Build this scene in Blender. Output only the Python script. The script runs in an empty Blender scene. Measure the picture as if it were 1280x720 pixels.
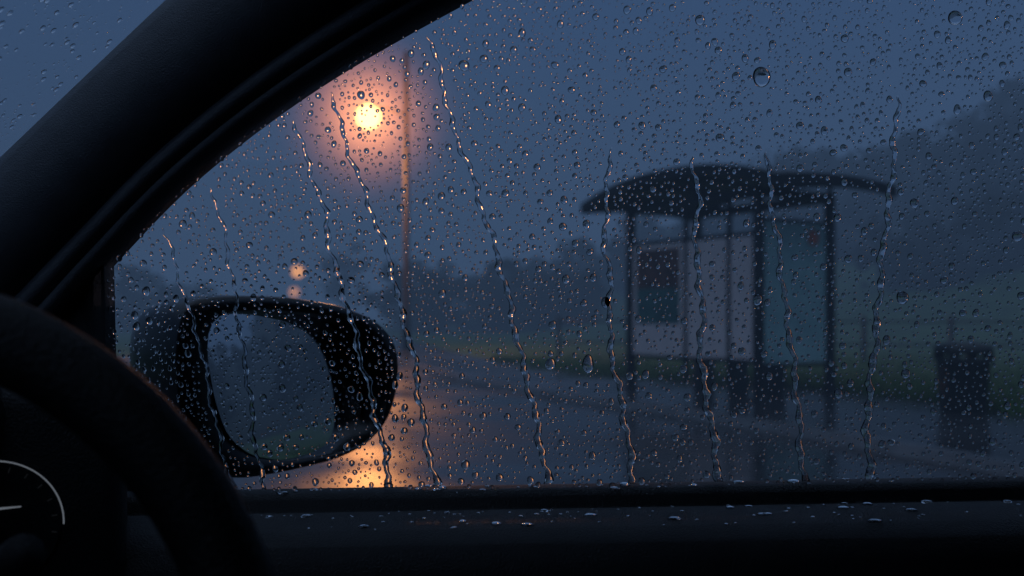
import bpy, bmesh, math, random
import numpy as np
from mathutils import Vector, Matrix, noise as mnoise
R = random.Random(7)
scene = bpy.context.scene
scene.view_settings.view_transform = 'Standard'
scene.view_settings.look = 'None'
scene.view_settings.exposure = 0

# ------------------------------------------------------------------ helpers
def empty(name, loc=(0,0,0), rotz=0):
    e = bpy.data.objects.new(name, None); e.location = loc; e.rotation_euler = (0,0,rotz)
    scene.collection.objects.link(e); return e

def mk(name, verts, faces, mat=None, parent=None, smooth=False):
    me = bpy.data.meshes.new(name)
    me.from_pydata([tuple(v) for v in verts], [], faces); me.update()
    if smooth: me.polygons.foreach_set('use_smooth', [True]*len(me.polygons))
    ob = bpy.data.objects.new(name, me)
    if mat: me.materials.append(mat)
    scene.collection.objects.link(ob)
    if parent: ob.parent = parent
    return ob

def box(name, x0,x1,y0,y1,z0,z1, mat, parent=None, bev=0.0, seg=2):
    bm = bmesh.new(); bmesh.ops.create_cube(bm, size=1)
    for v in bm.verts:
        v.co = Vector(((x0+x1)/2+v.co.x*(x1-x0), (y0+y1)/2+v.co.y*(y1-y0), (z0+z1)/2+v.co.z*(z1-z0)))
    if bev>0: bmesh.ops.bevel(bm, geom=bm.edges[:], offset=bev, segments=seg, affect='EDGES', profile=0.5)
    me = bpy.data.meshes.new(name); bm.to_mesh(me); bm.free()
    me.materials.append(mat)
    ob = bpy.data.objects.new(name, me); scene.collection.objects.link(ob)
    if parent: ob.parent = parent
    if bev>0: me.polygons.foreach_set('use_smooth',[True]*len(me.polygons))
    return ob

def tube(name, pts, radii, mat, parent=None, seg=12, cap=True):
    V=[];F=[]
    pts=[Vector(p) for p in pts]
    for i,p in enumerate(pts):
        d=(pts[min(i+1,len(pts)-1)]-pts[max(i-1,0)]).normalized()
        a=d.orthogonal().normalized() if i==0 else (a-d*a.dot(d)).normalized()
        b=d.cross(a)
        for k in range(seg):
            t=2*math.pi*k/seg
            V.append(p+(a*math.cos(t)+b*math.sin(t))*radii[i])
    for i in range(len(pts)-1):
        for k in range(seg):
            k2=(k+1)%seg
            F.append((i*seg+k,i*seg+k2,(i+1)*seg+k2,(i+1)*seg+k))
    if cap:
        F.append(tuple(reversed(range(seg)))); F.append(tuple(range((len(pts)-1)*seg,len(pts)*seg)))
    return mk(name,V,F,mat,parent,True)

def newmat(name):
    m=bpy.data.materials.new(name); m.use_nodes=True
    nt=m.node_tree; return m,nt,nt.nodes,nt.links

def pmat(name, col, rough=0.5, var=0.25, scale=8, bump=0.0, bscale=60, metallic=0, spec=0.5, rvar=0.0, col2=None):
    m,nt,N,L=newmat(name); b=N['Principled BSDF']
    tc=N.new('ShaderNodeTexCoord'); nz=N.new('ShaderNodeTexNoise'); nz.inputs['Scale'].default_value=scale; nz.inputs['Detail'].default_value=5
    L.new(tc.outputs['Object'],nz.inputs['Vector'])
    rp=N.new('ShaderNodeValToRGB'); rp.color_ramp.elements[0].position=0.3; rp.color_ramp.elements[1].position=0.7
    c2=col2 or tuple(min(1,c*(1+var)) for c in col)
    rp.color_ramp.elements[0].color=(*[c*(1-var) for c in col],1); rp.color_ramp.elements[1].color=(*c2,1)
    L.new(nz.outputs['Fac'],rp.inputs[0]); L.new(rp.outputs[0],b.inputs['Base Color'])
    b.inputs['Roughness'].default_value=rough; b.inputs['Metallic'].default_value=metallic
    b.inputs['Specular IOR Level'].default_value=spec
    if rvar:
        mr=N.new('ShaderNodeMapRange'); mr.inputs['From Min'].default_value=0.35; mr.inputs['From Max'].default_value=0.65
        mr.inputs['To Min'].default_value=max(0.02,rough-rvar); mr.inputs['To Max'].default_value=rough+rvar
        L.new(nz.outputs['Fac'],mr.inputs['Value']); L.new(mr.outputs[0],b.inputs['Roughness'])
    if bump:
        n2=N.new('ShaderNodeTexNoise'); n2.inputs['Scale'].default_value=bscale; n2.inputs['Detail'].default_value=3
        L.new(tc.outputs['Object'],n2.inputs['Vector'])
        bp=N.new('ShaderNodeBump'); bp.inputs['Strength'].default_value=bump; bp.inputs['Distance'].default_value=0.01
        L.new(n2.outputs['Fac'],bp.inputs['Height']); L.new(bp.outputs[0],b.inputs['Normal'])
    return m

def wetmat(name, col, r0, r1, scale, bump, bscale, dist=0.004, ior=1.45):
    # rain-soaked stone: standing water film (smooth) and drained stone (rougher) blended by large noise
    m,nt,N,L=newmat(name); b=N['Principled BSDF']
    tc=N.new('ShaderNodeTexCoord')
    big=N.new('ShaderNodeTexNoise'); big.inputs['Scale'].default_value=scale; big.inputs['Detail'].default_value=5; big.inputs['Distortion'].default_value=.4
    fine=N.new('ShaderNodeTexNoise'); fine.inputs['Scale'].default_value=bscale; fine.inputs['Detail'].default_value=3
    L.new(tc.outputs['Object'],big.inputs['Vector']); L.new(tc.outputs['Object'],fine.inputs['Vector'])
    mr=N.new('ShaderNodeMapRange'); mr.inputs['From Min'].default_value=0.42; mr.inputs['From Max'].default_value=0.60
    mr.inputs['To Min'].default_value=r0; mr.inputs['To Max'].default_value=r1
    L.new(big.outputs['Fac'],mr.inputs['Value']); L.new(mr.outputs[0],b.inputs['Roughness'])
    rp=N.new('ShaderNodeValToRGB'); rp.color_ramp.elements[0].position=0.35; rp.color_ramp.elements[1].position=0.7
    rp.color_ramp.elements[0].color=(*[c*0.6 for c in col],1); rp.color_ramp.elements[1].color=(*[c*1.3 for c in col],1)
    L.new(fine.outputs['Fac'],rp.inputs[0]); L.new(rp.outputs[0],b.inputs['Base Color'])
    bp=N.new('ShaderNodeBump'); bp.inputs['Distance'].default_value=dist
    m2=N.new('ShaderNodeMapRange'); m2.inputs['From Min'].default_value=0.42; m2.inputs['From Max'].default_value=0.6
    m2.inputs['To Min'].default_value=bump*.2; m2.inputs['To Max'].default_value=bump
    L.new(big.outputs['Fac'],m2.inputs['Value']); L.new(m2.outputs[0],bp.inputs['Strength'])
    L.new(fine.outputs['Fac'],bp.inputs['Height']); L.new(bp.outputs[0],b.inputs['Normal'])
    b.inputs['IOR'].default_value=ior
    return m

# ------------------------------------------------------------------ materials
M_trim  = pmat('soft_black_trim',(0.036,0.040,0.046),0.5,0.2,40,0.25,900)
M_dash  = pmat('dash_plastic',(0.008,0.009,0.010),0.6,0.2,40,0.3,700,spec=.35)
M_rub   = pmat('rubber_seal',(0.006,0.006,0.007),0.7,0.2,60,spec=.3)
M_leather=pmat('wheel_leather',(0.004,0.004,0.004),0.55,0.2,60,0.35,500,spec=.2)
M_gloss = pmat('mirror_shell_paint',(0.006,0.007,0.009),0.3,0.2,30,spec=.4)
M_metal = pmat('dark_painted_steel',(0.006,0.007,0.009),0.45,0.3,6,0.1,50,rvar=0.1,spec=.4)
M_galv  = pmat('weathered_lamp_steel',(0.016,0.014,0.013),0.65,0.3,5,spec=.3)
M_white = pmat('white_backing_panel',(0.66,0.56,0.53),0.45,0.10,3)
M_teal  = pmat('teal_advert_print',(0.24,0.40,0.39),0.35,0.15,2.5,col2=(0.33,0.50,0.47))
M_teal2 = pmat('teal_poster_print',(0.04,0.12,0.11),0.4,0.3,4)
M_brown = pmat('brown_poster_print',(0.10,0.045,0.035),0.4,0.7,9)
M_red   = pmat('red_print',(0.5,0.13,0.08),0.4,0.1,5)
M_wood  = pmat('weathered_wood',(0.04,0.036,0.032),0.6,0.4,9,0.3,30)
M_bark  = pmat('bark',(0.04,0.035,0.03),0.9,0.4,6,0.5,20)
M_leaf  = pmat('foliage',(0.035,0.040,0.034),0.9,0.35,0.8,spec=0.1)
M_grass = pmat('grass_blades',(0.068,0.125,0.028),0.7,0.4,0.7,spec=0.2)
M_turf  = pmat('turf',(0.046,0.084,0.022),0.85,0.4,0.9,0.8,14,spec=0.2)
M_soil  = pmat('ground_soil_grass',(0.03,0.036,0.028),0.9,0.4,0.15,0.6,3,spec=0.1)
M_road  = wetmat('wet_asphalt',(0.020,0.020,0.021),0.15,0.36,0.30,0.9,9,.005)
M_pave  = wetmat('wet_pavement',(0.040,0.040,0.042),0.08,0.24,0.5,0.6,8,.004)
M_kerb  = wetmat('wet_kerb',(0.08,0.08,0.08),0.2,0.4,2,0.3,30)
M_kface = pmat('kerb_stone_face',(0.20,0.20,0.20),0.7,0.3,3,0.3,30,spec=.3)
M_binm  = pmat('bin_plastic',(0.005,0.006,0.006),0.5,0.3,8)

def emis(name,col,s):
    m,nt,N,L=newmat(name); N.remove(N['Principled BSDF']); e=N.new('ShaderNodeEmission')
    e.inputs[0].default_value=(*col,1); e.inputs[1].default_value=s
    L.new(e.outputs[0],N['Material Output'].inputs[0])
    m.cycles.emission_sampling='NONE'
    return m
M_bulb=emis('sodium_bulb',(1.0,0.56,0.17),5.5)
M_bulb2=emis('sodium_bulb_far',(1.0,0.40,0.11),2.6)
M_bulb3=emis('sodium_bulb_farthest',(1.0,0.38,0.11),4.0)
M_dial=emis('dial_backlight',(0.75,0.85,1.0),0.13)
M_tick=emis('dial_tick_backlight',(0.75,0.85,1.0),0.006)

m,nt,N,L=newmat('rain_water'); N.remove(N['Principled BSDF'])
g=N.new('ShaderNodeBsdfGlass'); g.inputs['IOR'].default_value=1.333; g.inputs['Roughness'].default_value=0.0; g.inputs['Color'].default_value=(0.98,0.99,1,1)
L.new(g.outputs[0],N['Material Output'].inputs[0]); M_water=m
m,nt,N,L=newmat('car_glass'); N.remove(N['Principled BSDF'])
t=N.new('ShaderNodeBsdfTransparent'); t.inputs[0].default_value=(0.97,0.985,0.985,1)
gl=N.new('ShaderNodeBsdfGlossy'); gl.inputs['Roughness'].default_value=0.0
lw=N.new('ShaderNodeLayerWeight'); pw=N.new('ShaderNodeMath'); pw.operation='POWER'; pw.inputs[1].default_value=5; lw.inputs[0].default_value=.5
L.new(lw.outputs['Facing'],pw.inputs[0]); ma=N.new('ShaderNodeMath'); ma.operation='MULTIPLY_ADD'; ma.inputs[1].default_value=.7; ma.inputs[2].default_value=.02
L.new(pw.outputs[0],ma.inputs[0])
mx=N.new('ShaderNodeMixShader'); L.new(ma.outputs[0],mx.inputs[0]); L.new(t.outputs[0],mx.inputs[1]); L.new(gl.outputs[0],mx.inputs[2])
L.new(mx.outputs[0],N['Material Output'].inputs[0]); M_glass=m
m,nt,N,L=newmat('mirror_silver'); b=N['Principled BSDF']; b.inputs['Metallic'].default_value=1; b.inputs['Roughness'].default_value=0.03
tc=N.new('ShaderNodeTexCoord'); nz=N.new('ShaderNodeTexNoise'); nz.inputs['Scale'].default_value=25; L.new(tc.outputs['Object'],nz.inputs[0])
rp=N.new('ShaderNodeValToRGB'); rp.color_ramp.elements[0].color=(0.62,0.64,0.66,1); rp.color_ramp.elements[1].color=(0.72,0.73,0.75,1)
L.new(nz.outputs['Fac'],rp.inputs[0]); L.new(rp.outputs[0],b.inputs['Base Color']); M_mirror=m

# ------------------------------------------------------------------ world, sun
w=bpy.data.worlds.new('World'); scene.world=w; w.use_nodes=True
N=w.node_tree.nodes; L=w.node_tree.links
bg=N['Background']; out=N['World Output']
sky=N.new('ShaderNodeTexSky'); sky.sky_type='NISHITA'; sky.sun_disc=False
sky.sun_elevation=math.radians(3); sky.sun_rotation=math.radians(200); sky.ozone_density=4
bg.inputs[1].default_value=0.008; L.new(sky.outputs[0],bg.inputs[0])
tc=N.new('ShaderNodeTexCoord'); sp=N.new('ShaderNodeSeparateXYZ'); L.new(tc.outputs['Generated'],sp.inputs[0])
nz=N.new('ShaderNodeTexNoise'); nz.inputs['Scale'].default_value=2.2; nz.inputs['Detail'].default_value=4
mp=N.new('ShaderNodeMapping'); mp.inputs['Scale'].default_value=(1,1,3); L.new(tc.outputs['Generated'],mp.inputs[0]); L.new(mp.outputs[0],nz.inputs['Vector'])
ad=N.new('ShaderNodeMath'); ad.operation='MULTIPLY_ADD'; ad.inputs[1].default_value=0.16; L.new(nz.outputs['Fac'],ad.inputs[0]); L.new(sp.outputs['Z'],ad.inputs[2])
rp=N.new('ShaderNodeValToRGB'); L.new(ad.outputs[0],rp.inputs[0])
e=rp.color_ramp.elements; e[0].position=0.08; e[0].color=(0.060,0.106,0.214,1); e[1].position=0.40; e[1].color=(0.034,0.077,0.192,1)
q=e.new(0.60); q.color=(0.15,0.24,0.43,1); q=e.new(.95); q.color=(0.28,0.38,0.58,1)
bg2=N.new('ShaderNodeBackground'); L.new(rp.outputs[0],bg2.inputs[0]); bg2.inputs[1].default_value=1.0
ads=N.new('ShaderNodeAddShader'); L.new(bg.outputs[0],ads.inputs[0]); L.new(bg2.outputs[0],ads.inputs[1]); L.new(ads.outputs[0],out.inputs[0])

sd=bpy.data.lights.new('sun','SUN'); sd.energy=0.02; sd.angle=math.radians(25); sd.color=(0.7,0.82,1)
so=bpy.data.objects.new('sun',sd); so.rotation_euler=(math.radians(60),0,math.radians(-20)); scene.collection.objects.link(so)

# ------------------------------------------------------------------ terrain
def terr(x,y):
    h = 29.5*math.exp(-((x-76)**2+(y-92)**2)/(2*34**2))
    h+= 18*math.exp(-((x-80)**2+(y-26)**2)/(2*20**2))
    h+= 6*math.exp(-((x+82)**2+(y-90)**2)/(2*20**2))
    h+= 5.0*math.exp(-((x-20)**2/(2*14**2)+(y-98)**2/(2*12**2)))
    h=max(0,h-1.5)
    h+= 1.2*mnoise.noise(Vector((x*0.05,y*0.05,0)))*min(1,h/4)
    return h
n=150; V=[];F=[]
ax=[math.copysign(abs(t)**2.2,t)*900 for t in np.linspace(-1,1,n)]
for yy in ax:
    for xx in ax: V.append((xx+20,yy+40,terr(xx+20,yy+40)-0.05))
for j in range(n-1):
    for i in range(n-1): F.append((j*n+i,j*n+i+1,(j+1)*n+i+1,(j+1)*n+i))
mk('ground',V,F,M_soil,None,True)

Kc=[(7,-60),(6.2,-10),(5.5,2),(4.2,6),(3.2,9),(2.2,11.5),(0.8,14),(-1.0,18),(-2.9,25),(-6,42),(-16,90),(-32,160),(-52,250)]
Gc=[(9.5,-60),(8.8,-10),(8,2),(6.7,6),(5.9,9),(5.3,12),(4.6,14.9),(1.5,18.0),(-0.7,25),(-4.2,42.6),(-14.3,90),(-30.3,160),(-50,250)]
Lc=[(-9,-60),(-8,-10),(-8,2),(-8,6),(-8,9),(-8,11.5),(-8.2,14),(-8.8,18),(-10,25),(-13.2,42),(-23,90),(-39,160),(-59,250)]
def cr(P,per=8):
    out=[]
    for i in range(len(P)-1):
        p1=P[i];p2=P[i+1]
        for k in range(per):
            t=k/per
            out.append(tuple(p1[c]+(p2[c]-p1[c])*t for c in range(len(p1))))
    out.append(P[-1])
    a=np.array(out,float)
    for _ in range(12):
        b=a.copy(); b[1:-1]=(a[:-2]+2*a[1:-1]+a[2:])/4; a=b
    return a
K=cr(Kc);G=cr(Gc);Lf=cr(Lc)
def ribbon(name,A,B,za,zb,mat,parent=None,cols=1,zf=None):
    V=[];F=[];c=cols+1
    for a,b in zip(A,B):
        for k in range(c):
            t=k/cols; x=a[0]+(b[0]-a[0])*t; y=a[1]+(b[1]-a[1])*t; z=za+(zb-za)*t
            if zf: z+=zf(x,y,t)
            V.append((x,y,z))
    for i in range(len(A)-1):
        for k in range(cols): F.append((i*c+k,i*c+k+1,(i+1)*c+k+1,(i+1)*c+k))
    return mk(name,V,F,mat,parent,True)
ribbon('road',Lf,K,0.0,0.0,M_road,cols=4)
def off(A,d):
    T=np.gradient(A,axis=0); T/=np.linalg.norm(T,axis=1)[:,None]
    return A+np.stack([T[:,1],-T[:,0]],1)*d
K2=off(K,0.14)
pv=empty('pavement')
ribbon('paving_surface',K2,G,0.10,0.115,M_pave,pv,cols=3)
kb=empty('kerb')
ribbon('kerb_top',K,K2,0.102,0.102,M_kerb,kb)
V=[];F=[]
for a in K: V+= [(a[0]-.02,a[1],-0.02),(a[0],a[1],0.102)]
for i in range(len(K)-1): F.append((2*i,2*i+1,2*i+3,2*i+2))
mk('kerb_face',V,F,M_kface,kb)
L2=off(Lf,-0.14)
kb2=empty('kerb')
ribbon('kerb_top',L2,Lf,0.10,0.10,M_kerb,kb2)
V=[];F=[]
for a in Lf: V+= [(a[0],a[1],-0.02),(a[0],a[1],0.10)]
for i in range(len(Lf)-1): F.append((2*i,2*i+2,2*i+3,2*i+1))
mk('kerb_face',V,F,M_kface,kb2)
L3=L2+np.array([-60,0.0])
ribbon('grass_verge',L3,L2,0.06,0.095,M_turf,cols=20,zf=lambda x,y,t:max(0,terr(x,y)))
G2=G+np.array([30,4.0])
ribbon('grass_verge',G,G2,0.120,0.125,M_turf,cols=30,zf=lambda x,y,t:(max(0,terr(x,y)))+0.05*mnoise.noise(Vector((x*.6,y*.6,0)))*min(1,t*20)+0.04*min(1,t*20))
V=[];F=[]
def blade(x,y,z,h):
    a=R.uniform(0,6.28); wd=0.012+0.01*R.random(); dx=math.cos(a)*wd; dy=math.sin(a)*wd; lx=R.uniform(-.5,.5)*h; ly=R.uniform(-.5,.5)*h
    i=len(V); V.extend([(x-dx,y-dy,z),(x+dx,y+dy,z),(x+lx,y+ly,z+h)]); F.append((i,i+1,i+2))
for _ in range(42000):
    i=R.randrange(20,len(G)-34); t=R.random()**1.8*0.38
    f=R.random()
    x=G[i][0]*(1-f)+G[i+1][0]*f+30*t; y=G[i][1]*(1-f)+G[i+1][1]*f+4*t
    blade(x,y,0.12+max(0,terr(x,y)),R.uniform(0.05,0.16)*(1.5 if R.random()<.1 else 1))
mk('grass',V,F,M_grass)

# ------------------------------------------------------------------ vegetation
def leaves(V,F,c,r,nl,s):
    for _ in range(nl):
        d=Vector((R.gauss(0,1),R.gauss(0,1),R.gauss(0,1))); d.normalize(); d*=r*(R.random()**0.45)
        p=Vector(c)+Vector((d.x,d.y,d.z*0.8))
        a=Vector((R.gauss(0,1),R.gauss(0,1),R.gauss(0,1))).normalized(); b=a.orthogonal().normalized()
        q=a.cross(b); ss=s*R.uniform(.5,1.3); i=len(V)
        V.extend([p-b*ss,p+q*ss*.6,p+b*ss,p-q*ss*.6]); F.append((i,i+1,i+2,i+3))
def tree_geo(x,y,z,h,cw,LV,LF,trunks,nl=900,leaf=0.16,clumps=16,low=.32):
    th=h*0.35
    trunks.append(([(x,y,z-0.2),(x+.05*h*.2,y,z+th*.6),(x,y,z+th),(x+.1,y,z+h*.75)],[h*.028,h*.02,h*.016,h*.004]))
    for k in range(clumps):
        a=R.uniform(0,6.28); rr=cw*0.5*math.sqrt(R.random())
        hz=R.uniform(low,0.95); rr*=math.sin(math.pi*min(.95,max(.15,(hz-.15)/.95)))**.6
        c=(x+rr*math.cos(a),y+rr*math.sin(a),z+h*hz)
        leaves(LV,LF,c,cw*R.uniform(.12,.24),nl//clumps,leaf)
        if k%2==0: trunks.append(([(x,y,z+th*R.uniform(.7,1.3)),((x+c[0])/2,(y+c[1])/2,(z+th+c[2])/2),c],[h*.01,h*.007,h*.002]))
def build_trees(name,specs,**kw):
    e=empty(name); LV=[];LF=[];T=[]
    for s in specs: tree_geo(*s,LV,LF,T,**kw)
    mk('leaves',LV,LF,M_leaf,e)
    TV=[];TF=[]
    for pts,rad in T:
        pts=[Vector(p) for p in pts]; b=len(TV)
        for p,r in zip(pts,rad):
            for k in range(6): TV.append(p+Vector((math.cos(k*1.0472)*r,math.sin(k*1.0472)*r,0)))
        for i in range(len(pts)-1):
            for k in range(6): TF.append((b+i*6+k,b+i*6+(k+1)%6,b+(i+1)*6+(k+1)%6,b+(i+1)*6+k))
    mk('trunks_and_limbs',TV,TF,M_bark,e,True)
    return e
build_trees('tree',[(-15.0,88,0,8.2,4.6)],nl=2600,leaf=.13,clumps=22)
specs=[]
for i in range(13):
    x=-7.0+R.uniform(-1,1)+i*.9; y=62+R.uniform(-5,9)
    specs.append((x,y,terr(x,y)-.4,R.uniform(3.6,5.2)*(1 if i<9 else .8),R.uniform(3,4.6)))
build_trees('tree_line',specs,nl=1500,leaf=.17,low=.08)
specs=[]
for i in range(12):
    t=i/11; x=-36+t*12+R.uniform(-1,1); y=68+R.uniform(-4,8)+t*4
    specs.append((x,y,0,8.2-4.6*t+R.uniform(-.6,.6),R.uniform(3.2,5)))
build_trees('tree_line',specs,nl=1100,leaf=.2,low=.1)
specs=[]
for i in range(50):
    x=2+i*1.05+R.uniform(-1,1); y=84+R.uniform(-10,10)-i*.3
    specs.append((x,y,terr(x,y)-.8,R.uniform(3.5,6),R.uniform(4.5,7)))
for i in range(160):
    x=R.uniform(20,100); y=R.uniform(50,112)
    specs.append((x,y,terr(x,y)-1,R.uniform(3.2,4.8),R.uniform(4,7)))
for i in range(80):
    x=R.uniform(44,95); y=R.uniform(-20,58)
    specs.append((x,y,terr(x,y)-1,R.uniform(3,6),R.uniform(4,7)))
build_trees('hillside_woodland',specs,nl=340,leaf=.46,clumps=10,low=.1)

# ------------------------------------------------------------------ mist (absorbing box, its own emission stands in for scattered skylight)
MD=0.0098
m,nt,N,L=newmat('self_glowing_mist'); N.remove(N['Principled BSDF'])
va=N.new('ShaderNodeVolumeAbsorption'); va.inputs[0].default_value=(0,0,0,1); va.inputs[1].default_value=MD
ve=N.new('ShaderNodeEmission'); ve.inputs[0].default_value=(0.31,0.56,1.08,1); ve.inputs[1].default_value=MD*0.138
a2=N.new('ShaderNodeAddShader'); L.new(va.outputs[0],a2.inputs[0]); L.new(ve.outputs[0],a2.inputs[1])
L.new(a2.outputs[0],N['Material Output'].inputs['Volume'])
box('mist',-420,450,2.2,480,-0.5,34,m)

# ------------------------------------------------------------------ street lamps
def street_lamp(x,y,H,hl,armx,watt,bulb,br,name='street_lamp',halo=None):
    e=empty(name,(x,y,0))
    tube('pole',[(0,0,0),(0,0,1.2),(0,0,1.25),(0,0,H)],[.13,.12,.095,.075],M_galv,e,16)
    tube('base_plate',[(0,0,0.0),(0,0,0.16)],[.2,.18],M_galv,e,16)
    tube('arm',[(0,0,hl-.05),(armx*.3,0,hl+.12),(armx*.75,0,hl+.2)],[.04,.035,.03],M_galv,e,10)
    V=[];F=[]; S=18
    for j,(zz,rr) in enumerate([(.20,.05),(.26,.16),(.24,.27),(.19,.29),(.17,.27)]):
        for k in range(S):
            t=2*math.pi*k/S; V.append((armx+rr*1.2*math.cos(t),rr*.75*math.sin(t),hl+zz))
    for j in range(4):
        for k in range(S): F.append((j*S+k,(j+1)*S+k,(j+1)*S+(k+1)%S,j*S+(k+1)%S))
    F.append(tuple(range(S)))
    mk('lantern_hood',V,F,M_galv,e,True)
    bm=bmesh.new(); bmesh.ops.create_uvsphere(bm,u_segments=20,v_segments=12,radius=br)
    me=bpy.data.meshes.new('lantern_bowl'); bm.to_mesh(me); bm.free(); me.materials.append(bulb)
    o=bpy.data.objects.new('lantern_bowl',me); o.location=(armx,0,hl-.06); o.parent=e; scene.collection.objects.link(o)
    if watt:
        ld=bpy.data.lights.new('lamp_light','POINT'); ld.energy=watt; ld.color=(1,.37,.10); ld.shadow_soft_size=br*1.3
        lo=bpy.data.objects.new('lamp_light',ld); lo.location=(armx,0,hl-.06-br*2.4); lo.parent=e; scene.collection.objects.link(lo)
    if halo:
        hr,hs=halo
        m,nt,N,L=newmat('lamp_halo_glow'); N.remove(N['Principled BSDF'])  # halo is added emission fading outward; no lamp light is scattered here
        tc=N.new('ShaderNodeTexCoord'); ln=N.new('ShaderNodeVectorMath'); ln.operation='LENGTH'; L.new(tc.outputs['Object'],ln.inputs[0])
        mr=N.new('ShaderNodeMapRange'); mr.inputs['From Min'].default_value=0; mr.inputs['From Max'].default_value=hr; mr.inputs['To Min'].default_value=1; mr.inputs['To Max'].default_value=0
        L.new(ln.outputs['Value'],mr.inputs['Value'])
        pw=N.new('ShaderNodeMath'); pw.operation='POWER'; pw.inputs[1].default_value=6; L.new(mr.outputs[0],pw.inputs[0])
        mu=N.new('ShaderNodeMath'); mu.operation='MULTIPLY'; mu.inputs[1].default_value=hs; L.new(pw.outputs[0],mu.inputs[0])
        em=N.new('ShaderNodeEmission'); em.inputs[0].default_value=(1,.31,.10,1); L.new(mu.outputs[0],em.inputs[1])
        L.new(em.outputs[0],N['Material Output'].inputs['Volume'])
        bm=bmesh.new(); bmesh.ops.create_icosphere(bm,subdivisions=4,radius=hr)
        me=bpy.data.meshes.new('lamp_halo_glow'); bm.to_mesh(me); bm.free(); me.materials.append(m)
        o=bpy.data.objects.new('lamp_halo_glow',me); o.location=(armx,0,hl-.06); o.parent=e; scene.collection.objects.link(o)
    return e
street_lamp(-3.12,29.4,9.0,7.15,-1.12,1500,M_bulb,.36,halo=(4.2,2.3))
street_lamp(-27.2,131,8.0,7.1,-1.0,0,M_bulb2,.85)
street_lamp(-51.5,240,8.0,7.0,-1.0,0,M_bulb3,1.3)

# ------------------------------------------------------------------ bus shelter
ang=math.atan2(.848,-.53)
bs=empty('bus_shelter',(3.17,12.8,0.108),ang)
LX,WY=2.6,-1.35
for i,(px,py) in enumerate([(0,0),(LX,0),(0,WY),(LX,WY)]):
    box('post_%d'%(i+1),px-.055,px+.055,py-.055,py+.055,0,2.72,M_metal,bs,.008)
    box('foot_%d'%(i+1),px-.09,px+.09,py-.09,py+.09,0,.03,M_metal,bs,.005)
box('mullion_1',.50,.55,-.03,.03,.2,2.70,M_metal,bs,.006)
box('mullion_2',1.35,1.40,-.03,.03,.2,2.70,M_metal,bs,.006)
box('beam_long_1',-.05,LX+.05,-.04,.04,2.62,2.76,M_metal,bs,.008)
box('beam_long_2',-.05,LX+.05,WY-.04,WY+.04,2.62,2.76,M_metal,bs,.008)
box('beam_end_1',-.035,.035,WY+.04,-.04,2.625,2.755,M_metal,bs,.008)
box('beam_end_2',LX-.035,LX+.035,WY+.04,-.04,2.625,2.755,M_metal,bs,.008)
for nm,z in (('rail_low',.47),('rail_high',2.14)):
    box(nm,.05,LX-.05,-.022,.022,z,z+.05,M_metal,bs,.005)
box('panel_1',.06,.49,-.01,.01,.53,2.13,M_white,bs)
box('panel_2',.56,1.34,-.01,.01,.53,2.13,M_white,bs)
box('panel_3',1.41,LX-.06,-.01,.01,.53,2.13,M_white,bs)
box('poster_top',1.50,LX-.16,.011,.018,1.50,2.06,M_brown,bs)
box('poster_base',1.50,LX-.16,.011,.018,.98,1.495,M_teal2,bs)
box('poster_badge',1.62,1.85,.019,.023,1.62,1.80,M_brown,bs)
box('rail_end_low',-.02,.02,WY+.05,-.05,.42,.47,M_metal,bs,.005)
box('rail_end_high',-.02,.02,WY+.05,-.05,2.32,2.37,M_metal,bs,.005)
box('advert_panel',-.012,.012,WY+.10,-.10,.48,2.31,M_teal,bs)
bm=bmesh.new(); bmesh.ops.create_cone(bm,cap_ends=True,segments=24,radius1=.11,radius2=.11,depth=.006)
me=bpy.data.meshes.new('advert_roundel'); bm.to_mesh(me); bm.free(); me.materials.append(M_red)
o=bpy.data.objects.new('advert_roundel',me); o.rotation_euler=(0,math.pi/2,0); o.location=(-.018,WY+.35,2.14); o.parent=bs; scene.collection.objects.link(o)
for k in range(4): box('bench_slat_%d'%k,.45,2.15,-1.12+.10*k,-1.04+.10*k,.45,.485,M_wood,bs,.006)
for k,xx in enumerate((.6,1.3,2.0)):
    box('bench_leg_%d'%k,xx-.06,xx+.06,-1.08,-.78,0,.45,M_metal,bs,.006)
S=30; T=10; V=[];F=[]; ya,yb=.44,WY-.44; xa,xb=-.70,LX+.64; ym=(ya+yb)/2; yh=(ya-yb)/2
def rz(x,y):
    t=(x-xa)/(xb-xa); return 2.78+.30*(1-abs(2*t-1)**2.3)-.07*((y-ym)/yh)**2
for lay in (0,1):
    for i in range(S+1):
        for j in range(T+1):
            x=xa+(xb-xa)*i/S; y=ya+(yb-ya)*j/T; V.append((x,y,rz(x,y)+lay*.05))
b2=(S+1)*(T+1)
for i in range(S):
    for j in range(T):
        a=i*(T+1)+j; F.append((a,a+T+1,a+T+2,a+1)); F.append((b2+a,b2+a+1,b2+a+T+2,b2+a+T+1))
mk('roof',V,F,M_metal,bs,True)
edge=[(xa+(xb-xa)*i/S,ya) for i in range(S+1)]+[(xb,ya+(yb-ya)*j/T) for j in range(1,T+1)]+[(xb-(xb-xa)*i/S,yb) for i in range(1,S+1)]+[(xa,yb-(yb-ya)*j/T) for j in range(1,T+1)]
V=[];F=[]
for x,y in edge:
    z=rz(x,y); s_=1.012
    X_,Y_=(x-(xa+xb)/2)*s_+(xa+xb)/2,(y-ym)*s_+ym
    V+=[(X_,Y_,z-.05),(X_,Y_,z+.10),(x*.995,y,z+.103),(x*.995,y,z-.053)]
for i in range(len(edge)-1):
    for k in range(4): F.append((i*4+k,(i+1)*4+k,(i+1)*4+(k+1)%4,i*4+(k+1)%4))
mk('roof_fascia',V,F,M_metal,bs)
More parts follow.
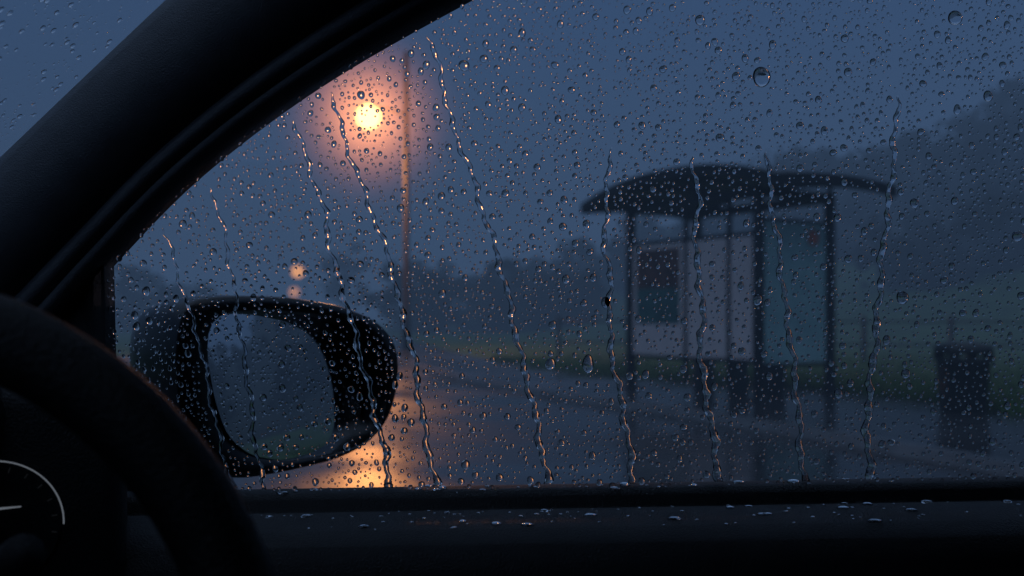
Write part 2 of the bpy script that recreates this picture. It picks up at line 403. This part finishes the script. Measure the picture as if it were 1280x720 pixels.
for q in range(6):
    x=xa+(xb-xa)*(q+.5)/6
    pts=[(x,ya+(yb-ya)*j/T,rz(x,ya+(yb-ya)*j/T)-.02) for j in range(T+1)]
    tube('roof_rib_%d'%q,pts,[.03]*(T+1),M_metal,bs,6)
for q,(px,py) in enumerate([(0,0),(LX,0),(0,WY),(LX,WY)]):
    tube('roof_strut_%d'%q,[(px,py,2.7),(px,py,rz(px,py)+.02)],[.03,.03],M_metal,bs,8)

# ------------------------------------------------------------------ litter bin
lb=empty('litter_bin',(5.12,11.3,0.112))
def ringloft(name,prof,mat,parent,seg=28,sq=4):
    V=[];F=[]
    for z,rx,ry in prof:
        for k in range(seg):
            t=2*math.pi*k/seg; c,s=math.cos(t),math.sin(t)
            q=(abs(c)**sq+abs(s)**sq)**(-1/sq)
            V.append((rx*c*q,ry*s*q,z))
    for j in range(len(prof)-1):
        for k in range(seg): F.append((j*seg+k,j*seg+(k+1)%seg,(j+1)*seg+(k+1)%seg,(j+1)*seg+k))
    F.append(tuple(reversed(range(seg)))); F.append(tuple(range((len(prof)-1)*seg,len(prof)*seg)))
    return mk(name,V,F,mat,parent,True)
ringloft('body',[(0,.2,.2),(.03,.22,.22),(.55,.25,.25),(.58,.265,.265),(.60,.265,.265),(.601,.22,.22)],M_binm,lb)
ringloft('hood',[(.66,.27,.27),(.69,.28,.28),(.76,.26,.26),(.80,.15,.15)],M_binm,lb)
for k,(a,b) in enumerate([(-.19,-.19),(.19,-.19),(-.19,.19),(.19,.19)]): box('hood_post_%d'%k,a-.05,a+.05,b-.05,b+.05,.58,.68,M_binm,lb)
ringloft('plinth',[(-.01,.17,.17),(.001,.17,.17)],M_metal,lb)

# ------------------------------------------------------------------ fence
fe=empty('post_and_rail_fence')
pa=Vector((22,18)); pb=Vector((1.2,25.5)); nF=13; prev=None
for i in range(nF):
    p=pa.lerp(pb,i/(nF-1)); z=.12+max(0,terr(p.x,p.y))
    box('fence_post_%d'%i,p.x-.05,p.x+.05,p.y-.05,p.y+.05,z-.1,z+1.08,M_wood,fe,.01)
    if prev is not None:
        for k,h in enumerate((.42,.95)):
            tube('rail_%d_%d'%(i,k),[(prev[0].x,prev[0].y,prev[1]+h),(p.x,p.y,z+h+R.uniform(-.01,.01))],[.024,.024],M_wood,fe,6)
    prev=(p,z)

# ================================================================== CAR
CZ=1.2        # eye height used for mapping image pixels to world positions
U=0.000603    # metres per image pixel (plane y = 0.75)
def D(a,b,y=.75): return ((a-640)*U, y, CZ+(395-b)*U)  # image pixel coordinates to a position at the door plane

car=empty('car_interior')
outer=[(-330,519),(-200,395),(0,205),(110,100),(215,0),(320,-100),(430,-205)]
inner=[(10,470),(92,382),(132,335),(243,222),(392,109),(580,0),(800,-112)]
def dens(P,per=8):
    P=[np.array(p,float) for p in P]; o=[]
    for i in range(len(P)-1):
        p0=P[max(i-1,0)];p1=P[i];p2=P[i+1];p3=P[min(i+2,len(P)-1)]
        for k in range(per):
            t=k/per; o.append(.5*((2*p1)+(-p0+p2)*t+(2*p0-5*p1+4*p2-p3)*t*t+(-p0+3*p1-3*p2+p3)*t**3))
    o.append(P[-1]); return o
oo,ii=dens(outer),dens(inner)
prof=[(0,-.012),(0.0,.0),(.02,.010),(.06,.019),(.14,.028),(.26,.034),(.42,.036),(.56,.032),(.66,.025),(.715,.017),(.725,.006),(.745,.006),(.755,.016),(.80,.020),(.86,.019),(.875,.011),(.89,.011),(.90,.016),(.95,.014),(.985,.007),(1.0,-.004),(1.0,-.014)]
V=[];F=[];c=len(prof)
for a,b in zip(oo,ii):
    for t,d in prof:
        q=a+(b-a)*t; V.append(D(q[0],q[1],.748-d))
for i in range(len(oo)-1):
    for k in range(c-1): F.append((i*c+k,(i+1)*c+k,(i+1)*c+k+1,i*c+k+1))
mk('a_pillar_trim',V,F,M_trim,car,True)

# ---- cabin shell
box('headliner',-.17,1.62,-.76,.74,1.515,1.55,M_trim,car)
box('floor',-.9,1.62,-.76,.76,.28,.30,M_dash,car)
box('rear_wall',1.60,1.64,-.76,.76,.30,1.515,M_dash,car)
box('side_wall',-.9,1.60,-.79,-.76,.28,1.55,M_dash,car)
box('rear_quarter_trim',.66,1.60,.72,.76,.30,1.515,M_trim,car)
box('bulkhead',-.93,-.90,-.76,.76,.28,1.16,M_dash,car)
box('scuttle',-.92,-.54,-.76,.78,1.13,1.155,M_dash,car)
box('seat_back',.45,.62,-.05,.45,.5,1.1,M_dash,car,.05,4)
V=[];F=[]
dp=[(-.90,.5),(-.90,1.15),(-.62,1.185),(-.45,1.20),(-.36,1.195),(-.325,1.175),(-.312,1.14),(-.318,1.08),(-.34,.95),(-.40,.8),(-.42,.5)]
ys=np.linspace(-.75,.735,16)
for y in ys:
    for x,z in dp: V.append((x,y,z+.012*math.sin(y*5)*(z>1.1)))
c=len(dp)
for i in range(len(ys)-1):
    for k in range(c-1): F.append((i*c+k,i*c+k+1,(i+1)*c+k+1,(i+1)*c+k))
F.append(tuple(range(c))); F.append(tuple(reversed(range((len(ys)-1)*c,len(ys)*c))))
mk('dashboard',V,F,M_dash,car,True)

ic=empty('instrument_cluster',(-.314,.60,1.072),math.radians(20)); ic.parent=car
box('cluster_housing',-.14,.075,.012,.10,-.10,.085,M_dash,ic,.015,3)
def ring(name,r0,r1,a0,a1,mat,parent,cx=0,y=0,n=64):
    V=[];F=[]
    for i in range(n+1):
        a=math.radians(a0+(a1-a0)*i/n)
        for r in (r0,r1): V.append((cx+r*math.cos(a),y,r*math.sin(a)))
    for i in range(n): F.append((2*i,2*i+1,2*i+3,2*i+2))
    return mk(name,V,F,mat,parent)
ring('dial_face',0,.038,0,360,M_dash,ic,0,.010)
ring('dial_ring',.0392,.0401,-2,200,M_dial,ic,0,.006)
V=[];F=[]
for k in range(13):
    a=math.radians(-10+k*17); r0,r1=.033,.0362; i=len(V); tw=.0004
    c,s=math.cos(a),math.sin(a)
    V+=[(r0*c-s*tw,.007,r0*s+c*tw),(r0*c+s*tw,.007,r0*s-c*tw),(r1*c+s*tw,.007,r1*s-c*tw),(r1*c-s*tw,.007,r1*s+c*tw)]; F.append((i,i+1,i+2,i+3))
mk('dial_ticks',V,F,M_tick,ic)
mk('needle',[(-.004,.004,.0095),(-.004,.004,.0115),(.016,.004,.0118),(.016,.004,.0110)],[(0,1,2,3)],M_dial,ic)
tube('indicator_stalk',[(-.33,.56,1.02),(-.27,.50,1.065),(-.225,.46,1.09)],[.008,.007,.010],M_dash,car,12)

# ---- steering wheel
sw=empty('steering_wheel',(-.2775,.392,1.031)); sw.rotation_euler=(math.radians(90-6),0,math.radians(4))
bpy.ops.mesh.primitive_torus_add(major_radius=.1735,minor_radius=.0175,major_segments=96,minor_segments=20)
o=bpy.context.object; o.name='rim'; o.data.materials.append(M_leather); o.parent=sw
o.data.polygons.foreach_set('use_smooth',[True]*len(o.data.polygons))
hub=ringloft('hub',[(-.03,.045,.045),(-.02,.06,.055),(.015,.065,.06),(.026,.055,.05),(.03,.03,.03)],M_dash,sw,32,3)
for nm,a in (('spoke_1',0),('spoke_2',180),('spoke_3',270)):
    r=math.radians(a); d=Vector((math.cos(r),math.sin(r),0)); p=Vector((-d.y,d.x,0)); V=[]
    for q,wd in ((.05,.026),(.11,.017),(.165,.013)):
        for sgn,zz in ((-1,-.006),(1,-.006),(1,.008),(-1,.008)): V.append(d*q+p*wd*sgn+Vector((0,0,zz)))
    F=[]
    for j in range(2):
        for k in range(4): F.append((j*4+k,j*4+(k+1)%4,(j+1)*4+(k+1)%4,(j+1)*4+k))
    mk(nm,V,F,M_dash,sw)
tube('column',[(0,0,-.02),(0,-.02,-.18)],[.03,.04],M_dash,sw,16)

# ---- door: frame, belt line, trim, glass
door=empty('car_door')
V=[D(-330,520,.755),D(20,460,.755),D(92,380,.755),D(133,330,.745),D(136,460,.745),D(142,640,.745),D(142,700,.745),D(-330,700,.755),
   D(133,330,.765),D(136,460,.765),D(142,640,.765),D(142,700,.765)]
mk('front_sail_trim',V,[(0,7,6,5,4,3,2,1),(3,4,9,8),(4,5,10,9),(5,6,11,10)],M_rub,door)
xs=np.linspace(-330,1740,40)
def belt(px): return 617-(px-290)*0.0172
prof=[(.775,-.03),(.775,-.004),(.768,.0),(.757,.001),(.744,.0),(.738,-.004),(.736,-.011),(.730,-.013),(.722,-.010),(.700,-.0095),(.672,-.013),(.655,-.020),(.646,-.034),(.642,-.06),(.640,-.16),(.628,-.20),(.60,-.215),(.60,-.24),(.64,-.27),(.65,-.75)]
V=[];F=[];c=len(prof)
for px in xs:
    X,_,Z=D(px,belt(px))
    for y,dz in prof: V.append((X,y,Z+dz))
for i in range(len(xs)-1):
    for k in range(c-1): F.append((i*c+k,(i+1)*c+k,(i+1)*c+k+1,i*c+k+1))
dc=mk('door_card_and_beltline',V,F,M_dash,door,True)
V=[];F=[]
for px in xs:
    X,_,Z=D(px,belt(px)); 
    for y,zz in ((.776,Z-.03),(.80,Z-.06),(.86,Z-.3),(.86,.5),(.80,.25)): V.append((X,y,zz))
for i in range(len(xs)-1):
    for k in range(4): F.append((i*5+k,i*5+k+1,(i+1)*5+k+1,(i+1)*5+k))
mk('outer_door_skin',V,F,M_gloss,door,True)
V=[];F=[]
hd=dens([(700,-62),(850,-92),(1000,-100),(1700,-62)],6)
for i,p in enumerate(hd):
    for dy,y in ((0,.762),(0,.735),(-40,.71),(-160,.70),(-200,.75)): V.append(D(p[0],p[1]+dy,y))
for i in range(len(hd)-1):
    for k in range(4): F.append((i*5+k,(i+1)*5+k,(i+1)*5+k+1,i*5+k+1))
mk('header_rail',V,F,M_trim,door,True)
box('b_pillar_trim',.63,.70,.69,.765,.9,1.515,M_trim,door,.01)
def fixn(ob):
    bm=bmesh.new(); bm.from_mesh(ob.data); bmesh.ops.recalc_face_normals(bm,faces=bm.faces[:]); bm.to_mesh(ob.data); bm.free()
pp=[(120,660),(120,330)]+[(p[0]-14,p[1]-14) for p in dens([(140,338),(250,226),(400,113),(590,2),(800,-85),(1000,-110)],6)]+[(1730,-80),(1730,660)]
n=len(pp); V=[]
for y in (.746,.750):
    for p in pp: V.append(D(p[0],p[1],y))
F=[tuple(reversed(range(n))),tuple(range(n,2*n))]+[(i,(i+1)%n,n+(i+1)%n,n+i) for i in range(n)]
fixn(mk('window_pane',V,F,M_glass,door))
sl=math.atan2(.95,1); pdir=Vector((math.cos(sl),0,math.sin(sl))); wn=Vector((-math.sin(sl),0,math.cos(sl)))
w0=Vector((-.559,-.74,1.150)); wl=.54
V=[w0,w0+Vector((0,1.496,0)),w0+Vector((0,1.496,0))+pdir*wl,w0+pdir*wl]; V+=[v+wn*.005 for v in V]
fixn(mk('windscreen',V,[(0,1,2,3),(7,6,5,4),(0,4,5,1),(1,5,6,2),(2,6,7,3),(3,7,4,0)],M_glass,car))

# ------------------------------------------------------------------ side mirror
th=math.radians(48); tv=Vector((math.cos(th),math.sin(th),0)); nv=Vector((math.sin(th),-math.cos(th),0)); zv=Vector((0,0,1))
mc=Vector(((363-640)/1244*.95,.95,CZ-.0688))
sm=empty('side_mirror')
TS=.93
def ML(u,v,w_): return mc+tv*(u*TS)+zv*v+nv*w_
outl=[(-.118,.0827),(-.0742,.0875),(0,.0871),(.0673,.0793),(.1198,.0646),(.1477,.039),(.1506,.0048),(.138,-.037),(.1064,-.0635),(.061,-.0752),(0,-.080),(-.0536,-.0812),(-.0893,-.0733),(-.1115,-.0462),(-.1228,-.0037),(-.126,.0447)]
glso=[(-.1087,.0653),(-.0893,.0724),(-.043,.074),(.0185,.0688),(.061,.0568),(.084,.0363),(.0932,-.0008),(.0866,-.0412),(.0673,-.0598),(.0244,-.0674),(-.0323,-.0689),(-.069,-.0598),(-.0944,-.0394),(-.1059,-.0047),(-.1107,.0374)]
UC=.030
glso=[(u*1.11+UC,v) for u,v in glso]
def polar(P,n=72,sm_=2,cu=0):
    P=np.array(P)-np.array([cu,0]); a=np.arctan2(P[:,1],P[:,0]); o=np.argsort(a); a=a[o];P2=P[o]
    a3=np.concatenate([a-2*np.pi,a,a+2*np.pi]); X=np.tile(P2[:,0],3);Y=np.tile(P2[:,1],3)
    t=np.linspace(-np.pi,np.pi,n,endpoint=False)
    x=np.interp(t,a3,X); y=np.interp(t,a3,Y)
    for _ in range(sm_): x=(np.roll(x,1)+2*x+np.roll(x,-1))/4; y=(np.roll(y,1)+2*y+np.roll(y,-1))/4
    return list(zip(x+cu,y))
O=polar(outl);I=polar(glso,72,2,UC-.01); nn=len(O)
rings=[]
rings.append([ML(u,v,-.034) for u,v in I])
rings.append([ML(u,v*1.01,-.004) for u,v in I])
rings.append([ML(UC+(u-UC)*1.02,v*1.03,-.001) for u,v in I])
rings.append([ML(u*.99,v*.98,-.001) for u,v in O])
rings.append([ML(u,v,-.006) for u,v in O])
for d_,s_ in ((.028,1.01),(.058,.99),(.09,.94),(.118,.84),(.14,.69),(.155,.48),(.162,.22),(.163,.03)):
    rings.append([ML(u*s_-.02*(1-s_),v*s_+.005*(1-s_),-d_) for u,v in O])
V=[];F=[]
for r in rings: V+=r
for j in range(len(rings)-1):
    for k in range(nn): F.append((j*nn+k,(j+1)*nn+k,(j+1)*nn+(k+1)%nn,j*nn+(k+1)%nn))
hs=mk('housing',V,F,M_gloss,sm,True)
MTU,MTV,MR=.21,.105,1.5
def mw(u,v): u=u-UC; return -.018-(u*u+v*v)/(2*MR)-MTV*v-MTU*u*.9
V=[];F=[]; RR=14
for j in range(RR+1):
    for u,v in I:
        s_=j/RR; uu,vv=UC+(u-UC)*s_*1.003,v*s_*1.003
        V.append(ML(uu,vv,mw(uu,vv)))
for j in range(RR):
    for k in range(nn): F.append((j*nn+k,(j+1)*nn+k,(j+1)*nn+(k+1)%nn,j*nn+(k+1)%nn))
mk('mirror_glass',V,F,M_mirror,sm,True)
tube('mount_arm',[tuple(ML(-.06,-.05,-.06)),(-.34,.86,1.06),(-.37,.80,1.03)],[.03,.035,.045],M_gloss,sm,14)

# ------------------------------------------------------------------ rain on the glass
class Drops:
    def __init__(s): s.V=[];s.F=[]
    def add(s,p,e1,e2,nrm,r,asp=1.1,h=.5,seg=10,rings=3,sag=.12,irr=.08):
        V,F=s.V,s.F; b=len(V); ph1,ph2=R.uniform(0,6.28),R.uniform(0,6.28); i1,i2=R.uniform(0,irr),R.uniform(0,irr*.6)
        cs=[]
        for k in range(seg):
            t=2*math.pi*k/seg; q=r*(1+i1*math.cos(2*t+ph1)+i2*math.cos(3*t+ph2)); cs.append((q*math.cos(t),q*math.sin(t)*asp))
        for c1,c2 in cs: V.append(p+e1*c1+e2*c2)
        F.append(tuple(range(b,b+seg)))
        b2=len(V)
        for j in range(rings):
            f=j/rings*math.pi/2; cf=math.cos(f); sf=math.sin(f)
            for c1,c2 in cs: V.append(p+e1*(c1*cf)+e2*(c2*cf-sag*r*sf)+nrm*(h*r*sf))
        ap=len(V); V.append(p+nrm*(h*r)-e2*(sag*r))
        for j in range(rings-1):
            for k in range(seg):
                k2=(k+1)%seg; F.append((b2+j*seg+k2,b2+j*seg+k,b2+(j+1)*seg+k,b2+(j+1)*seg+k2))
        j=rings-1
        for k in range(seg): F.append((b2+j*seg+(k+1)%seg,b2+j*seg+k,ap))
streaks=[
 ([(205,285),(222,340),(235,385),(250,430),(262,490),(275,550),(291,610)],3.8),
 ([(265,235),(280,290),(290,345),(300,415),(312,490),(318,550),(331,612)],4.4),
 ([(368,150),(385,205),(405,262),(415,320),(432,375),(452,450),(470,520),(482,570),(488,610)],6.2),
 ([(415,115),(428,165),(442,205),(465,265),(488,330),(500,385),(516,440),(528,520),(545,608)],5.8),
 ([(535,45),(552,95),(563,150),(585,205),(603,262),(622,320),(637,380),(650,440),(664,495),(675,550),(685,605)],6.0),
 ([(762,185),(759,240),(756,300),(763,360),(762,420),(772,480),(784,540),(791,605)],6.0),
 ([(865,195),(873,250),(869,310),(878,380),(876,450),(886,510),(893,555),(899,602)],7.0),
 ([(960,190),(962,240),(972,300),(980,370),(990,440),(998,520),(1004,602)],6.0),
 ([(1122,120),(1118,180),(1113,240),(1104,310),(1098,380),(1093,440),(1084,520),(1088,600)],7.0),
]
sd_=[]
SV=[];SF=[]
X1,Z1,Y1=Vector((1,0,0)),Vector((0,0,1)),Vector((0,1,0))
for pts,wd in streaks:
    P=dens(pts,30); m_=len(P); ph=R.uniform(0,6.28); hw=[];C=[];HH=[]
    for i,p in enumerate(P):
        t=i/m_; yy=p[1]
        wob=2.0*math.sin(yy*.085+ph)+1.5*math.sin(yy*.21+ph*2)+.5*math.sin(yy*.53+ph*3)
        bead=.5+.5*math.sin(yy*.19+ph*1.7+1.5*math.sin(yy*.05))
        wv=wd*(.55+.40*t)*(.70+.44*bead+.08*R.uniform(-1,1))*min(1,.25+i/14)
        if i>m_-7: wv*=1.1
        C.append((p[0]+wob,p[1])); hw.append(max(.9,wv*.80)); HH.append(.5+.60*(.5+.5*math.sin(yy*.42+ph+1.2*math.sin(yy*.11))))
    sd_.append((C,wd))
    S8=11; b=len(SV)
    for i,((cx_,cy_),h_,hh) in enumerate(zip(C,hw,HH)):
        for k in range(S8):
            a=math.pi*k/(S8-1); x=-math.cos(a); d=math.sin(a)
            q=D(cx_+x*h_,cy_,.7502+d*h_*U*hh); SV.append(q)
    for i in range(m_-1):
        for k in range(S8-1): SF.append((b+i*S8+k,b+i*S8+k+1,b+(i+1)*S8+k+1,b+(i+1)*S8+k))
    b3=len(SV)
    for (cx_,cy_),h_ in zip(C,hw): SV.append(D(cx_-h_,cy_,.7502)); SV.append(D(cx_+h_,cy_,.7502))
    for i in range(m_-1): SF.append((b3+2*i,b3+2*i+2,b3+2*i+3,b3+2*i+1))
    SF.append(tuple(b+k for k in range(S8))); SF.append(tuple(b+(m_-1)*S8+k for k in reversed(range(S8))))
rain=empty('raindrops')
so_=mk('running_streaks',SV,SF,M_water,rain,False)
bm=bmesh.new(); bm.from_mesh(so_.data)
for f in bm.faces:
    f.normal_update()
    back=all(abs(v.co.y-.7502)<1e-6 for v in f.verts)
    if len(f.verts)==4:
        if back and f.normal.y>0: f.normal_flip()
        if (not back) and f.normal.y<0: f.normal_flip()
        f.smooth=not back
bm.to_mesh(so_.data); bm.free()

grid={}
def ok(x,y,r):
    gx,gy=int(x//14),int(y//14)
    for a in (-1,0,1):
        for b_ in (-1,0,1):
            for (x2,y2,r2) in grid.get((gx+a,gy+b_),()):
                if (x-x2)**2+(y-y2)**2<(r+r2+.8)**2: return False
    return True
def put(x,y,r): grid.setdefault((int(x//14),int(y//14)),[]).append((x,y,r))
for C,wd in sd_:
    for (a,b_) in C[::2]: put(a,b_,5.0)
    a0,b0=C[0]
    for k in range(0,int(b0+60),5):
        if R.random()<.6: put(a0-3*R.random(),b0-k,2.5)
def inside(x,y,poly):
    c=False;j=len(poly)-1
    for i in range(len(poly)):
        xi,yi=poly[i];xj,yj=poly[j]
        if (yi>y)!=(yj>y) and x<(xj-xi)*(y-yi)/(yj-yi)+xi: c=not c
        j=i
    return c
dr=Drops()
big=[(952,96,11,1.15),(688,455,6.5,1.2),(735,455,7,1.7),(1128,372,8,1),(1194,22,8.5,1.1),(580,82,6.5,1.1),(900,172,5.5,1),(1000,157,5,1),(582,581,5.5,1.1),
     (947,375,6,1.2),(1143,254,5.5,1.1),(1272,295,7,1),(757,378,5.5,1.3),(875,25,6,1.1),(1048,492,5.5,1.1),(1132,467,5.5,1.1),(642,62,4.5,1),(1114,553,5,.8),(817,110,4.5,1),
     (450,330,4.5,1),(705,250,4.5,1.2),(1180,350,5,1),(1235,120,6,1.1),(1060,90,5,1.1),(1108,425,5,1.2),(920,95,5,1.1),(604,520,4.5,1.1)]
for x,y,r,a in big:
    put(x,y,r); dr.add(Vector(D(x,y,.7502)),X1,Z1,Y1,r*U,a,.68,24,7,.25,.07)
cnt=0
for _ in range(160000):
    x=R.uniform(120,1725); y=R.uniform(-105,612)
    if x>1400 and R.random()<.5: continue
    z=R.random()
    r=(.95+.85*R.random()) if z<.52 else ((1.7+1.3*R.random()) if z<.88 else (2.9+2.0*R.random()))
    dn=.5+.5*mnoise.noise(Vector((x*.012,y*.012,3)))
    if R.random()>.15+.7*dn: continue
    if y>belt(x)-1 or not inside(x,y,pp) or not ok(x,y,r*1.12): continue
    put(x,y,r*1.12); cnt+=1
    sg,rg=(8,3) if r<1.7 else ((12,4) if r<2.6 else (18,6))
    dr.add(Vector(D(x,y,.7502)),X1,Z1,Y1,r*U,R.uniform(.95,1.3),R.uniform(.56,.78),sg,rg,R.uniform(.08,.25),.10)
    if cnt>12500: break
def setsm(ob):
    ob.data.polygons.foreach_set('use_smooth',[len(p.vertices)<=4 for p in ob.data.polygons])
setsm(mk('drops_on_side_window',dr.V,dr.F,M_water,rain))
dr=Drops()
for _ in range(3600):
    s_=R.uniform(.12,.53); yy=R.uniform(.25,.745)
    r=R.uniform(.5,1.0) if R.random()<.75 else R.uniform(1.0,2.6)
    p=Vector((w0.x,yy,w0.z))+pdir*s_+wn*.0052
    dr.add(p,Y1,pdir,wn,r*.001*.9,R.uniform(1,1.3),R.uniform(.5,.65),10 if r<1.5 else 16,3 if r<1.5 else 5,.1,.12)
setsm(mk('drops_on_windscreen',dr.V,dr.F,M_water,rain))
dr=Drops()
for _ in range(190):
    px=R.uniform(300,1400); yy=R.uniform(.672,.722) if R.random()<.75 else R.uniform(.742,.766)
    X,_,Z=D(px,belt(px)); 
    z=Z+np.interp(yy,[.655,.672,.700,.722,.744,.757,.768],[-.020,-.013,-.0095,-.010,0,.001,0])+.0002
    r=R.uniform(.6,1.6) if R.random()<.7 else R.uniform(1.6,5)
    dr.add(Vector((X,yy,z)),Y1,X1,Z1,r*.001*.8,R.uniform(1,1.5),R.uniform(.4,.6),14,5,0,.15)
setsm(mk('beads_on_belt_ledge',dr.V,dr.F,M_water,rain))
dr=Drops()
for _ in range(260):
    u=R.uniform(-.1,.13); v=R.uniform(-.06,.065)
    if not inside(u,v,[(UC+(a-UC)*.95,b_*.95) for a,b_ in glso]): continue
    dr.add(ML(u,v,mw(u,v)+.0003),zv,tv,nv,R.uniform(.0006,.0016),1,.45,10,3,0,.1)
setsm(mk('beads_on_mirror_glass',dr.V,dr.F,M_water,rain))
dr=Drops(); me=hs.data
fs=[p for p in me.polygons if p.index>=4*nn]
for _ in range(900):
    p=R.choice(fs); nr=p.normal.copy()
    vs=[me.vertices[i].co for i in p.vertices]; a,b_=R.random(),R.random()
    q=(vs[0]*(1-a)+vs[1]*a)*(1-b_)+(vs[3]*(1-a)+vs[2]*a)*b_
    cc=mc-nv*.05
    if nr.dot(q-cc)<0: nr=-nr
    e1=nr.orthogonal().normalized(); e2=e1.cross(nr)*1.0
    if (e1.cross(e2)).dot(nr)>0: e2=-e2
    dr.add(q+nr*.0002,e1,e2,nr,R.uniform(.0006,.0017),1,.5,10,3,0,.1)
setsm(mk('beads_on_mirror_shell',dr.V,dr.F,M_water,rain))
print('drops',cnt)

# ------------------------------------------------------------------ camera
cd=bpy.data.cameras.new('camera'); co=bpy.data.objects.new('camera',cd); scene.collection.objects.link(co)
co.location=(0,0,CZ); co.rotation_euler=(math.radians(90),0,0)
cd.lens=35; cd.sensor_width=36; cd.shift_y=35/1280
cd.clip_start=.02; cd.clip_end=3000
cd.dof.use_dof=True; cd.dof.focus_distance=.752; cd.dof.aperture_fstop=6.0
scene.camera=co
